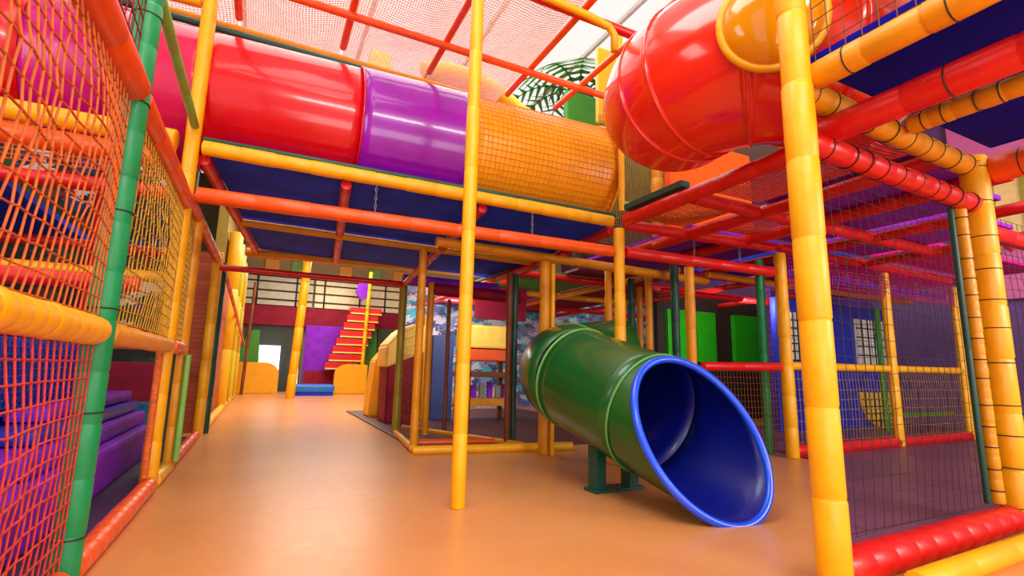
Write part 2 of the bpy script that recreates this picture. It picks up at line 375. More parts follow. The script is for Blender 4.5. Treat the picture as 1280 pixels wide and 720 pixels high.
# background posts and beams seen through the left nets
slab_later = []
bgp = [(-3.2, 2.6, 'dyellow'), (-3.4, 4.6, 'yellow'), (-3.2, 7.4, 'dyellow'), (-5.2, 5.6, 'orange'), (-5.5, 8.6, 'yellow'), (-2.4, 9.4, 'red')]
for i, (x, y, c) in enumerate(bgp):
    L_ = ['amber post deep behind the far left netting', 'yellow post standing behind the left netting near the green post', 'amber post behind the netting left of the tall yellow post', 'orange post far back inside the left play frame', 'yellow post at the very back of the left play frame', 'red post behind the doorway inside the left frame'][i]
    pad('padded_post', L_, 'post', (x, y, .04), (x, y, 4.4), c, .07, .5)
bgb = [((-6, 4.6, 1.75), (-.9, 4.8, 1.75), 'red', 'red crossbar at head height behind the left nets'),
       ((-6, 6.4, 2.05), (-.95, 6.4, 2.05), 'yellow', 'yellow crossbar behind the amber net on the left'),
       ((-6, 7.4, 2.5), (-.95, 7.4, 2.5), 'red', 'deep red crossbar under the magenta barrel on the left'),
       ((-6, 8.6, 1.5), (-.95, 8.6, 1.5), 'maroon', 'maroon crossbar low behind the left nets'),
       ((-3.2, 2.7, 2.35), (-3.2, 7.3, 2.35), 'orange', 'orange long rail deep inside the left frame'),
       ((-3.2, 2.7, 1.3), (-3.2, 7.3, 1.3), 'dgreen', 'dark green long rail deep inside the left frame')]
for p0, p1, c, L_ in bgb: pad('padded_rail', L_, 'rail', p0, p1, c, .06, .5)
box('deck_sheet', (-6, 6.0, 2.78), (-2.3, 9.2, 2.86), 'navy', 'dark blue deck panel high behind the left netting', 'panel', .01)

# brick wall and yellow padded wall further back on the left
struct('wall_brick', boxbm((-1.15, 10.2, 0), (-.885, 14.6, 3.1)), 'brick')
pad('base_cushion', 'long yellow skirting pad at the foot of the brick wall', 'pad', (-.78, 10.3, .07), (-.78, 20.5, .07), 'yellow', .08, 1.2)
for i, y in enumerate((14.9, 16.3, 17.8, 19.3, 20.8)):
    t = pad('padded_upright', ['first', 'second', 'third', 'fourth', 'fifth'][i]+' yellow padded column in the row beyond the brick wall', 'column', (-.86, y, 0), (-.86, y, 4.6), 'yellow' if i % 2 == 0 else 'olive', .17, 1.4, group=None)
    box('side_cushion', (-1.0, y+.2, 0), (-.86, y+1.28, 4.5), 'yellow', ['tall yellow wall pad next to the brickwork', 'tall yellow wall pad after the second padded column', 'tall yellow wall pad after the third padded column', 'tall yellow wall pad after the fourth padded column', 'tall yellow wall pad farthest down the left wall'][i], 'pad', .03)
struct('wall_partition', boxbm((-9, 10.2, 0), (-1.3, 10.4, 7)), 'cell_pattern')
struct('wall_side', boxbm((-1.3, 14.6, 0), (-1.06, 25, 9)), mat('side_wall_ochre', '#a8862a', .7))

# ================================================================== FRONT DECK (plane A)
pad('padded_crossbar', 'long yellow beam carrying the red and purple barrel', 'beam', A(-.72, 3.32), A(4.05, 3.14), 'yellow', .075, .34)
pad('padded_crossbar', 'long orange beam below the yellow one under the blue decks', 'beam', A(-.72, 2.82), A(4.05, 2.73), 'orange', .078, .52)
pad('padded_crossbar', 'red beam from the slide post to the right yellow post', 'beam', A(4.25, 2.74), A(6.82, 2.70), 'red', .075, .5)
pad('padded_crossbar', 'crimson deck beam right of the orange netted barrel', 'beam', A(4.25, 3.12), A(6.85, 3.08), 'red', .075, .5)
pad('edging_strip', 'thin dark green edging between the barrel and yellow beam', 'trim', A(-.72, 3.41), A(4.1, 3.23), 'dgreen', .028, 3)
pad('padded_post', 'slender yellow pole standing free in the middle of the floor', 'post', (1.59, 4.19, 0), (1.62, 4.19, 6.0), 'yellow', .062, .62)
pad('padded_post', 'yellow post rising behind the green slide', 'post', A(4.15, 0), A(4.15, 3.05), 'yellow', .072, .45)
pad('padded_post', 'slim yellow post above the right end of the orange barrel', 'post', A(4.2, 3.3), A(4.2, 6.0), 'yellow', .045, .8)
pad('padded_post', 'amber post behind the slide, under the red beam', 'post', A(5.36, 0, .1), A(5.36, 2.66, .1), 'dyellow', .068, .45)
pad('padded_post', 'yellow post right of the slide mouth, beside the blue panel', 'post', (6.92, 4.9, 0), (6.98, 4.95, 3.0), 'yellow', .09, .42)

# blue deck panels seen from below, six bays, with red and amber joists
XJ = (-.72, .68, 2.28, 4.10)
dk = 3.25
nm = ['left', 'middle', 'right']
for i in range(3):
    x0, x1 = XJ[i], XJ[i+1]
    for j, (b0, b1) in enumerate(((.12, 2.35), (2.45, 4.55))):
        q = [A(x0+.05, dk-.037*x0, b0), A(x1-.05, dk-.037*x1, b0), A(x1-.05, dk-.037*x1, b1), A(x0+.05, dk-.037*x0, b1)]
        bm = prism(q, (0, 0, .06))
        tag(link('deck_sheet', bm, M['navy'], smooth=False), 'navy blue deck underside, %s %s bay below the barrel' % ('front' if j == 0 else 'rear', nm[i]), 'deck panel')
for i, x in enumerate(XJ):
    dz = -.10-.037*x
    pad('padded_joist', ['dark red joist along the left side of the blue decks', 'red joist crossing the blue decks left of the central pole', 'red joist crossing the decks just beside the central pole', 'crimson joist meeting the post behind the slide'][i], 'joist', A(x, 3.3+dz, .1), A(x, 3.3+dz, 4.55), 'red', .062, .5)
pad('padded_joist', 'amber cross joist halfway back under the blue decks', 'joist', A(-.7, 3.20, 2.4), A(4.1, 3.02, 2.4), 'dyellow', .055, .6)
pad('padded_crossbar', 'amber beam closing the back of the blue decks', 'beam', A(-.9, 3.22, 4.62), A(5.5, 3.2, 4.62), 'dyellow', .085, .9)
pad('padded_rail', 'thin red rail across the walkway below the rear deck beam', 'rail', (-.7, 8.95, 2.64), (2.2, 8.9, 2.64), 'red', .05, .9)
pad('padded_rail', 'short red rail running forward from the gate frame', 'rail', (2.2, 8.85, 2.64), (2.1, 7.25, 2.72), 'red', .05, .9)
# hanging chain-like rods
for i, (x, z0, z1) in enumerate(((1.0, 2.86, 3.3), (5.38, 2.78, 3.08), (6.2, 2.76, 3.05), (2.9, 2.82, 3.2))):
    bm = bmesh.new(); p = A(x, z0); q = A(x, z1); k = 9
    for j in range(k):
        c = p.lerp(q, (j+.5)/k); hh = (z1-z0)/k*.62; pts = []
        for s in range(9):
            a = 2*PI*s/8; e = V((math.cos(a)*.012, 0, 0)) if j % 2 else V((0, math.cos(a)*.012, 0)); pts.append(c+e+V((0, 0, math.sin(a)*hh)))
        sweep(bm, pts, [.004]*9, 5, cap=False)
    tag(link('hanging_chain', bm, M['steel'], loc=p), ['steel chain left of the central pole between the beams', 'steel chain above the amber post behind the slide', 'steel chain nearest the right yellow post', 'steel chain right of the central pole between the beams'][i], 'chain')

# ---------------- barrel tunnel on the front deck
def barrel(name, label, x0, x1, m, rad=.80, zc=4.16, back=.82, seamx=(), parent=None, zs=-.037):
    bm = bmesh.new(); n = 40; k = 12; rings = []
    xs = [x0+(x1-x0)*i/k for i in range(k+1)]
    for s, rr in ((0, rad), (1, rad-.02)):
        for x in xs:
            c = A(x, zc+zs*x, back); ring = []
            for j in range(n):
                a = 2*PI*j/n
                ring.append(bm.verts.new(c+V((0, -math.cos(a)*rr, math.sin(a)*rr))))
            rings.append(ring)
    K = k+1
    for s in (0, 1):
        for i in range(k):
            for j in range(n):
                bm.faces.new((rings[s*K+i][j], rings[s*K+i][(j+1) % n], rings[s*K+i+1][(j+1) % n], rings[s*K+i+1][j]))
    for e in (0, k):
        for j in range(n): bm.faces.new((rings[e][j], rings[e][(j+1) % n], rings[K+e][(j+1) % n], rings[K+e][j]))
    bmesh.ops.recalc_face_normals(bm, faces=bm.faces)
    o = link(name, bm, M[m], parent, loc=A(x0, zc-rad+zs*x0, back))
    if label: o['label'] = label
    return o
tn = empty('barrel_tunnel', A(-.7, 3.37, .78), 'long glossy barrel tunnel in red, purple and orange on the blue deck', 'tunnel')
barrel('tunnel_section', 'glossy red section', -.93, .72, 'tred', parent=tn)
barrel('tunnel_section', 'glossy purple section', .73, 2.06, 'tpurple', rad=.82, parent=tn)
barrel('tunnel_section', 'orange section under fine netting', 2.07, 4.15, 'torange', rad=.79, parent=tn)
for x in (.725, 2.065, 4.14, -.92):
    bm = bmesh.new(); c = A(x, 4.16-.037*x, .82); pts = [c+V((0, -math.cos(2*PI*j/40)*.812, math.sin(2*PI*j/40)*.812)) for j in range(41)]
    sweep(bm, pts, [.014]*41, 6, cap=False); link('ring_flange', bm, M['torange'] if x > 2 else M['tred'], tn, loc=c)
# net drawn over the orange section
bm = bmesh.new(); xa, xb, ra = 2.1, 4.13, .806
def bc(x, a): return A(x, 4.16-.037*x, .82)+V((0, -math.cos(a)*ra, math.sin(a)*ra))
for i in range(33): cord(bm, [bc(xa+(xb-xa)*i/32+random.uniform(-.008, .008), -1.2+3.6*j/30) for j in range(31)], .0045)
for j in range(38): cord(bm, [bc(xa+(xb-xa)*i/16, -1.2+3.6*j/37+random.uniform(-.006, .006)) for i in range(17)], .0045)
tag(link('safety_net', bm, M[mat('bright_orange_cord', '#f58a04', .6)], loc=bc(xa, -1.2)), 'fine orange net wrapped over the orange end of the barrel', 'net')
# barrel continuing to the left behind the netting
tn = empty('barrel_tunnel', A(-5.6, 3.4, .78), 'magenta and red barrel tunnel behind the netting at upper left', 'tunnel')
barrel('tunnel_section', 'glossy crimson pink section', -1.75, -.94, 'pink', rad=.80, zc=4.16, back=.82, parent=tn)
barrel('tunnel_section', 'magenta section', -2.45, -1.76, 'magenta', rad=.85, zc=4.2, back=.95, parent=tn)
barrel('tunnel_section', 'red section', -5.6, -2.46, 'tred', rad=.85, zc=4.2, back=.95, parent=tn)
pad('padded_crossbar', 'yellow beam under the magenta barrel behind the left nets', 'beam', A(-5.8, 3.55), A(-.95, 3.36), 'yellow', .10, .34)
pad('padded_crossbar', 'orange red beam under the yellow one behind the left nets', 'beam', A(-5.8, 3.30), A(-.95, 3.14), 'orange', .10, .34)
pad('padded_crossbar', 'lower orange beam crossing behind the left nets', 'beam', A(-5.8, 2.8), A(-.95, 2.8), 'red', .07, .5)
pad('padded_crossbar', 'yellow beam above the magenta barrel near the top left', 'beam', A(-3.0, 4.95), A(-.9, 4.92), 'dyellow', .06, .34)

# ---------------- upper frame and roof netting
pad('padded_crossbar', 'amber beam along the top of the red and purple barrel', 'beam', (-2.3, 6.45, 5.16), (2.35, 6.45, 5.12), 'dyellow', .055, .5)
pad('padded_crossbar', 'red beam along the top of the orange barrel', 'beam', (2.4, 6.45, 5.10), (5.2, 6.45, 5.06), 'red', .05, .5)
pad('edging_strip', 'dark green edging behind the top of the red barrel', 'trim', (-2.3, 6.38, 5.06), (2.35, 6.38, 5.02), 'dgreen', .04, 3)
ZR = 5.3+.0
pad('overhead_bar', 'orange roof bar crossing above the barrel', 'bar', (-2.5, 5.78, 5.33), (6.0, 5.78, 5.3), 'orange', .05, .9)
pad('overhead_bar', 'red roof bar nearer the camera, reaching the red tube', 'bar', (-1.0, 4.5, 5.34), (4.2, 4.46, 5.30), 'red', .055, .9)
for i, (x, c) in enumerate(((-.62, 'orange'), (.62, 'orange'), (1.82, 'orange'), (3.08, 'orange'), (3.95, 'orange'), (5.1, 'dyellow'))):
    pad('overhead_bar', ['orange roof bar leading back beside the tall yellow post', 'orange roof bar leading back over the red barrel', 'orange roof bar leading back beside the central pole', 'long orange roof bar leading back over the orange barrel', 'red-orange roof bar nearest the red tube', 'amber roof bar above the red tube'][i], 'bar', (x, 3.6, 5.42), (x, 6.6, 5.40), c, .045, .9)
bm = bmesh.new(); sweep(bm, [(2.0, 4.3, 5.2), (2.5, 4.3, 5.2), (3.0, 4.3, 5.18), (3.3, 4.3, 5.14), (3.38, 4.3, 5.05), (3.38, 4.3, 4.85)], [.045]*6, 12)
tag(link('overhead_bar', bm, M['yellow'], loc=(2.0, 4.3, 5.2)), 'bent yellow bar hooking down beside the big red tube', 'bar')
labs = ['pink white roof net left of the central pole over the red barrel', 'pink white roof net behind the central pole', 'pink white roof net between the long orange roof bars', 'small pink roof net beside the tall yellow left post', 'pale roof net beside the red tube']
for i, (x0, x1) in enumerate(((.65, 1.8), (1.85, 3.05), (-.6, .6), (-2.2, -.65), )):
    net('overhead_net', labs[i], [(x0, 3.6, 5.46), (x1, 3.6, 5.46), (x1, 9.5, 5.46), (x0, 9.5, 5.46)], 40, 150, 'nwhite', .0058, -.12, .008)
# yellow slides and green panel high behind the barrel
def chute(name, label, pts, wdt, m):
    bm = bmesh.new(); prof = [(-wdt/2, .22), (-wdt/2+.03, .05), (-wdt/4, 0), (wdt/4, 0), (wdt/2-.03, .05), (wdt/2, .22)]
    pts = [V(p) for p in pts]; rows = []
    for i, p in enumerate(pts):
        d = pts[min(i+1, len(pts)-1)]-pts[max(i-1, 0)]; s = V((d.y, -d.x, 0)).normalized()
        rows.append([bm.verts.new(p+s*a+V((0, 0, b_))) for a, b_ in prof]+[bm.verts.new(p+s*a*1.04+V((0, 0, b_-.04))) for a, b_ in reversed(prof)])
    n = len(rows[0])
    for r0, r1 in zip(rows, rows[1:]):
        for k in range(n): bm.faces.new((r0[k], r0[(k+1) % n], r1[(k+1) % n], r1[k]))
    bm.faces.new(rows[0]); bm.faces.new(list(reversed(rows[-1])))
    bmesh.ops.recalc_face_normals(bm, faces=bm.faces)
    return tag(link(name, bm, M[m], loc=pts[0]), label, 'slide')
chute_o = chute('open_slide', 'yellow open slide behind the top of the orange barrel', [(2.6, 9.5, 7.0), (3.0, 9.2, 6.95), (3.5, 9, 6.8), (4.0, 8.8, 6.5), (4.4, 8.6, 6.1), (4.8, 8.4, 5.8)], .9, 'yellow')
for x, y, z in ((3.2, 9.1, 6.9), (4.2, 8.7, 6.3)):
    bm = bmesh.new(); sweep(bm, [(x, y, 5.47), (x, y, z)], [.03, .03], 8); link('leg', bm, M['steel'], chute_o, loc=(x, y, 5.47))
box('foam_block', (1.35, 9.05, 5.5), (1.75, 9.4, 7.15), 'yellow', 'small yellow block seen above the red barrel', 'block', .05)
box('foam_divider', (5.2, 8.2, 5.5), (6.1, 8.35, 6.95), 'leafg', 'green panel hanging beside the red tube', 'panel', .04)
box('foam_divider', (4.9, 6.7, 5.45), (6.2, 6.8, 6.9), 'torange', 'amber panel behind the left side of the red tube', 'panel', .03)
# palm beyond the roof net
t = empty('palm_tree', (6.0, 9.0, 3.27), 'palm tree with arching fronds seen above the orange barrel', 'tree')
bm = bmesh.new(); sweep(bm, [(6, 9, 3.15), (6.02, 9, 4.5), (6.05, 9, 6.3), (6.05, 9, 7.4)], [.13, .11, .09, .07], 12); link('trunk', bm, M['bark'], t, loc=(6, 9, 3.15))
for i in range(12):
    a = 2*PI*i/12; bm = bmesh.new(); c = V((6.05, 9, 7.4)); dr = V((math.cos(a), math.sin(a), 0)); sd = V((-dr.y, dr.x, 0)); pts = []
    for k in range(12):
        s = k/11*1.9; pts.append(c+dr*s+V((0, 0, .8*s-.55*s*s)))
    sweep(bm, pts, [.03*(1-k/13) for k in range(12)], 5)
    for k in range(1, 12):
        for sg in (1, -1):
            q = pts[k]; l = .42*math.sin(PI*(k+1)/13)+.08
            a0 = bm.verts.new(q); a1 = bm.verts.new(q+(pts[k]-pts[k-1])*.62); a2 = bm.verts.new(q+sd*sg*l+dr*.2+V((0, 0, -.18)))
            bm.faces.new((a0, a1, a2))
    link('frond', bm, M['foliage'], t, loc=c, smooth=False)

# ================================================================== RIGHT FRAME
B1 = V((2.88, 1.84, 0)); B2 = V((5.52, 2.0, 0))
pad('padded_post', 'thick yellow post nearest the camera, right of the slide', 'post', B1, B1+V((-.02, 0, 5.4)), 'yellow', .088, .5)
pad('padded_post', 'yellow post at the right edge with a roped strip', 'post', B2, B2+V((0, 0, 3.1)), 'yellow', .10, .42, ties=11)
pad('padded_crossbar', 'yellow beam climbing to the top right from the near post', 'beam', (2.98, 1.78, 3.02), (2.98, -.6, 3.02), 'dyellow', .085, .3, ties=5)
pad('padded_crossbar', 'amber beam linking the two near posts under the blue deck', 'beam', (2.98, 1.92, 3.0), (5.42, 2.0, 3.0), 'dyellow', .085, .3, ties=10)
pad('padded_crossbar', 'red tied beam linking the two near posts', 'beam', (2.97, 1.95, 2.68), (5.42, 2.0, 2.66), 'red', .08, .28, ties=11)
pad('padded_crossbar', 'heavy red beam hanging under the blue deck, upper right', 'beam', (3.32, 1.98, 2.80), (3.32, -.6, 2.80), 'red', .095, .5, ties=2)
pad('padded_joist', 'amber tied joist under the blue deck', 'joist', (4.2, 1.85, 3.02), (4.2, -.6, 3.02), 'dyellow', .07, .14, ties=16)
pad('padded_crossbar', 'orange red beam at the right edge above the roped post', 'beam', (5.62, 1.9, 2.98), (5.62, -.3, 2.98), 'orange', .12, .45, ties=4)
pad('padded_crossbar', 'dark red beam leaving the frame at the right edge', 'beam', (5.60, 2.02, 2.45), (8.4, 2.02, 2.45), 'red', .075, .45)
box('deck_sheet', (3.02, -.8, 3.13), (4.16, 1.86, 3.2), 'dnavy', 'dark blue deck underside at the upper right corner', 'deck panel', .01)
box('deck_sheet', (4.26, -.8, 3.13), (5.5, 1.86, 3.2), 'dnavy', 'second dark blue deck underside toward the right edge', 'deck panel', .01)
pad('base_cushion', 'fat red floor pad between the two near posts', 'pad', (3.0, 1.9, .085), (5.4, 2.0, .085), 'red', .10, .24)
pad('base_cushion', 'yellow floor pad in front of the red one, bottom right', 'pad', (3.3, 1.66, .05), (6.2, 1.76, .05), 'yellow', .07, .6)
pad('rope_wrap', 'amber roped strip lashed along the right edge post', 'rope', (5.28, 2.03, .2), (5.26, 2.03, 2.6), 'dyellow', .045, .09, ties=14, tiem='black')
pad('padded_post', 'thin dark green tube on the left of the roped strip', 'post', (5.19, 2.06, .2), (5.17, 2.06, 2.6), 'dgreen', .022, 1.2)
net('safety_net', 'fine black net stretched between the two near posts', [(3.0, 1.96, .2), (5.15, 2.05, .2), (5.15, 2.05, 2.6), (3.0, 1.96, 2.6)], 20, 22, 'nblack', .0024, .05, .008)
net('safety_net', 'dark net at the right edge beyond the roped post', [(5.7, 2.0, .2), (7.2, 2.0, .2), (7.2, 2.0, 2.6), (5.7, 2.0, 2.6)], 14, 22, 'nblack', .0025, .04, .008)
net('safety_net', 'orange net rising above the yellow beam at the top right', [(2.98, 1.78, 3.12), (2.98, -.6, 3.12), (2.98, -.6, 4.6), (2.98, 1.78, 4.6)], 26, 16, 'nbrown', .004, .10, .02)
# upper right translucent tunnel
def ptube(name, label, pts, rad, m, parent=None, n=40, wall=.02, taper=None):
    bm = bmesh.new(); k = len(pts)
    R = [rad]*k if taper is None else taper
    o = sweep(bm, pts, R, n, cap=False); i_ = sweep(bm, pts, [q-wall for q in R], n, cap=False)
    for e in (0, -1):
        for j in range(n): bm.faces.new((o[e][j], o[e][(j+1) % n], i_[e][(j+1) % n], i_[e][j]))
    bmesh.ops.recalc_face_normals(bm, faces=bm.faces)
    ob = link(name, bm, M[m], parent, loc=pts[0])
    if label: ob['label'] = label
    return ob
def ringat(name, p, d, rad, r, m, parent, label=None):
    u, v = frame(V(d)); bm = bmesh.new(); pts = [V(p)+(u*math.cos(2*PI*j/48)+v*math.sin(2*PI*j/48))*rad for j in range(49)]
    sweep(bm, pts, [r]*49, 8, cap=False); o = link(name, bm, M[m], parent, loc=p)
    if label: o['label'] = label
    return o
# big red elbow tube
RC = V((4.30, 3.30, 3.95)); RR = .745; RT = .735
t = empty('tube_tunnel', RC+V((0, -1, -.8)), 'huge glossy red-orange tube tunnel curving at the upper right', 'tunnel')
def arcp(a): return RC+V((math.cos(a)*RR, math.sin(a)*RR, 0))
A0, A1 = math.radians(-62), math.radians(-250)
angs = [math.radians(a) for a in (-62, -106, -142, -175, -190, -212)]
for k in range(5):
    pts = [arcp(angs[k]+(angs[k+1]-angs[k])*j/6) for j in (-.5, 0, 1, 2, 3, 4, 5, 6, 6.5)]
    ptube('tube_section', None, pts, RT, 'tube', t)
for k in (1, 2, 3, 4):
    a = angs[k]; ringat('flange', arcp(a), (-math.sin(a), math.cos(a), 0), RT+.004, .016, 'tube', t)
# amber bubble window on the near side
dc = V((3.285, 2.26, 3.84)); dn = V((-.70, -.70, -.12)).normalized(); u, v = frame(dn)
bm = bmesh.new(); rings = []
for i in range(8):
    a = i/7*PI/2*.98; rr = .36*math.cos(a); hh = .16*math.sin(a)
    rings.append([bm.verts.new(dc+dn*(hh)+(u*math.cos(2*PI*j/36)+v*math.sin(2*PI*j/36))*rr) for j in range(36)])
for r0, r1 in zip(rings, rings[1:]):
    for j in range(36): bm.faces.new((r0[j], r0[(j+1) % 36], r1[(j+1) % 36], r1[j]))
bm.faces.new(rings[-1]); bmesh.ops.recalc_face_normals(bm, faces=bm.faces)
link('bubble_window', bm, M['dome'], t, loc=dc)
ringat('window_ring', dc, dn, .37, .035, 'yellow', t, 'yellow window ring')
# amber tunnel leading out at the top right
tn = empty('tunnel', (5.0, 1.2, 3.2), 'amber glossy tunnel behind the net at the top right', 'tunnel')
pts = [V((3.95+.07*j, 1.25-.34*j, 3.88)) for j in range(8)]
ptube('tunnel_section', None, pts, .62, 'torange', tn)
for j in (0, 3, 6): ringat('flange', pts[j], pts[1]-pts[0], .63, .02, 'torange', tn)

# deck beams of the right frame behind the near posts (z = 3.1)
pad('padded_crossbar', 'red beam running from the slide post toward the near yellow post', 'beam', (4.13, 5.05, 3.12), (4.13, 2.08, 3.12), 'red', .085, .5)
pad('padded_crossbar', 'red netted-deck beam right of the first red beam', 'beam', (5.28, 6.3, 3.10), (5.28, 2.1, 3.10), 'red', .08, .5)
pad('padded_crossbar', 'red beam crossing toward the far purple netting', 'beam', (6.3, 6.3, 3.12), (6.3, 2.0, 3.12), 'red', .08, .5)
pad('padded_crossbar', 'red crossbar between the beams under the big red tube', 'beam', (4.2, 3.97, 3.11), (9.15, 3.97, 3.11), 'red', .08, .5)
pad('padded_crossbar', 'red crossbar far right beyond the purple netting', 'beam', (7.0, 4.95, 3.1), (12.4, 5.1, 3.1), 'red', .07, .6)
pad('padded_crossbar', 'crimson beam toward the right edge at mid height', 'beam', (7.6, 8.0, 3.1), (7.6, 2.0, 3.1), 'red', .07, .6)
pad('padded_crossbar', 'outermost red beam at the right edge', 'beam', (9.2, 8.0, 3.1), (9.2, 2.0, 3.1), 'red', .07, .6)
bm = prism([(4.05, 5.0, 3.23), (4.05, 4.0, 3.23), (4.18, 4.0, 3.23), (4.18, 5.0, 3.23)], (0, 0, .07))
tag(link('edging_strip', bm, M['dgreen'], smooth=False), 'dark green ledge on the red beam by the barrel end', 'trim')
pad('padded_post', 'amber post on the upper deck behind the end of the orange barrel', 'post', (6.1, 6.6, 3.27), (6.1, 6.6, 5.9), 'dyellow', .11, .6)
pad('padded_post', 'thin amber post on the upper deck close to the orange panel', 'post', (6.42, 6.6, 3.27), (6.42, 6.6, 5.9), 'cream', .06, .6)
pad('padded_rail', 'olive rail on the upper deck behind the barrel end', 'rail', (5.35, 6.62, 4.0), (6.0, 6.62, 4.0), 'lgreen', .06, .6)
net('safety_net', 'olive net on the upper deck beside the end of the orange barrel', [(4.9, 6.7, 3.3), (6.0, 6.7, 3.3), (6.0, 6.7, 5.6), (4.9, 6.7, 5.6)], 26, 40, 'olive', .008, .03, .01)
net('deck_net', 'orange netted deck right of the barrel end', [(4.2, 4.05, 3.2), (5.2, 4.05, 3.2), (5.2, 5.1, 3.2), (4.2, 5.1, 3.2)], 26, 26, 'norange', .008, -.05, .008)
net('deck_net', 'red netted deck under the right side of the big tube', [(5.35, 4.05, 3.2), (6.85, 4.05, 3.2), (6.85, 4.95, 3.2), (5.35, 4.95, 3.2)], 34, 22, 'nred', .007, -.05, .008)
net('deck_net', 'red netted deck panel hidden partly by the near yellow post', [(4.2, 2.1, 3.2), (5.2, 2.1, 3.2), (5.2, 3.9, 3.2), (4.2, 3.9, 3.2)], 26, 40, 'nred', .007, -.05, .008)
box('foam_divider', (5.15, 5.3, 3.2), (6.9, 5.42, 4.7), mat('orange_panel', '#ff5a08', .6, .1, spec=.2), 'flat orange panel below and behind the big red tube', 'panel', .02)
# purple / magenta netted decks and mats beyond
def slab(name, label, lo, hi, m, cat='deck panel'): return box(name, lo, hi, m, label, cat, .015)
slab('deck_mat', 'purple deck mat seen from below right behind the near yellow post', (5.2, 2.15, 3.19), (6.38, 3.85, 3.25), 'purple')
slab('deck_mat', 'purple deck mat seen from below behind the near net', (6.4, 2.5, 3.2), (7.5, 4.9, 3.26), 'purple')
slab('deck_mat', 'violet deck mat farther right, seen from below', (7.7, 2.95, 3.2), (9.1, 4.9, 3.26), mat('violet_mat', '#a030d0', .6, .2, spec=.2))
slab('deck_mat', 'magenta deck mat at the right, seen from below', (9.3, 3.9, 3.2), (13, 4.9, 3.26), mat('magenta_mat', '#e8209c', .6, .2, spec=.2))
slab('deck_mat', 'purple deck mat over the right alcove', (5.35, 5.1, 3.2), (7.5, 7.9, 3.26), 'purple')
slab('deck_mat', 'blue deck mat over the right alcove', (7.7, 5.1, 3.2), (9.1, 7.9, 3.26), 'navy')
slab('deck_mat', 'pink deck mat over the far right alcove', (9.3, 5.1, 3.2), (13.5, 7.9, 3.26), mat('rose_mat', '#f03080', .6, .2, spec=.2))
net('safety_net', 'magenta net hanging above the right alcove', [(7.0, 4.9, 2.5), (12.4, 5.05, 2.6), (12.4, 5.05, 3.05), (7.0, 4.9, 3.0)], 90, 8, 'magenta', .007, .05, .01)
for i, (y, z, c, s) in enumerate(((6.2, 2.86, 'dyellow', 'amber'), (7.3, 2.72, 'red', 'red'), (5.6, 2.92, 'navy', 'navy'), (6.8, 3.0, 'magenta', 'magenta'))):
    pad('padded_rail', s+' rail under the ceiling of the right alcove', 'rail', (6.8, y, z), (13.2, y, z), c, .06, .4)

# upper right background above the deck: walls of netted colour
box('foam_divider', (15.3, 1.5, 3.0), (15.45, 6.0, 8.0), mat('rose_panel', '#e070b0', .6), 'tall pink panel on the violet wall at the right edge', 'divider', .02)
t = empty('window_frame_unit', (15.2, 4.6, 4.2), 'cream framed window high on the pink panel at the right edge', 'window')
box('board', (15.22, 4.0, 4.2), (15.28, 5.25, 6.2), mat('cream_board', '#ffdf90', .5), parent=t)
for y in (4.0, 4.65, 5.25): box('mullion', (15.14, y-.06, 4.1), (15.22, y+.06, 6.3), 'olive', parent=t, bev=.005)
for i, z in enumerate((3.5, 3.9)):
    pad('padded_rail', ['red rail at the right edge just over the deck', 'upper red rail at the right edge'][i], 'rail', (6.4, 3.2, z), (13, 4.3, z-.2), 'red', .06, .5)

# ---------------- right alcove wall, plane Y = 5
box('play_mat', (7.2, 2.0, 0), (15, 8.18, .02), 'pmat', 'purple floor matting at the back of the right play area', 'mat', .004)
bm = prism([(3.05, 2.0, 0), (7.19, 2.0, 0), (7.19, 4.86, 0), (7.05, 4.86, 0), (6.95, 4.45, 0)], (0, 0, .02))
tag(link('play_mat', bm, M['pmat'], smooth=False), 'purple matting on the floor behind the near posts', 'mat')
pad('padded_rail', 'yellow waist rail across the right alcove', 'rail', (7.05, 4.96, 1.30), (12.4, 5.08, 1.32), 'yellow', .06, .5)
pad('base_cushion', 'red floor pad across the foot of the right alcove', 'pad', (7.05, 4.96, .08), (12.4, 5.08, .08), 'red', .085, .5)
pad('padded_post', 'slim yellow post in the middle of the right alcove front', 'post', (9.85, 5.0, .02), (9.85, 5.0, 3.0), 'yellow', .075, .5)
pad('padded_post', 'yellow post at the right end of the alcove front', 'post', (12.5, 5.1, .02), (12.5, 5.1, 3.0), 'yellow', .075, .5)
pad('padded_post', 'green post standing inside the right alcove', 'post', (12.2, 6.4, .02), (12.2, 6.4, 2.7), 'leafg', .06, .5)
pad('padded_post', 'olive post farther inside the right alcove', 'post', (14.6, 5.6, .02), (14.6, 5.6, 2.9), 'olive', .06, .5)
pad('padded_rail', 'green low rail inside the right alcove', 'rail', (12.3, 6.4, .35), (15.0, 6.4, .35), 'leafg', .045, .5)
net('safety_net', 'yellow-corded net over the lower half of the right alcove', [(7.05, 5.0, .18), (12.4, 5.08, .18), (12.4, 5.08, 1.26), (7.05, 5.0, 1.26)], 62, 7, 'nyellow', .0035, .02, .006)
net('safety_net', 'thin red net over the upper half of the right alcove', [(7.05, 5.0, 1.38), (12.4, 5.08, 1.38), (12.4, 5.08, 3.0), (7.05, 5.0, 3.0)], 40, 10, 'nblack', .003, .02, .006)
struct('wall_alcove', boxbm((11.15, 8.2, 0), (15.4, 8.4, 3.3)), 'plank')
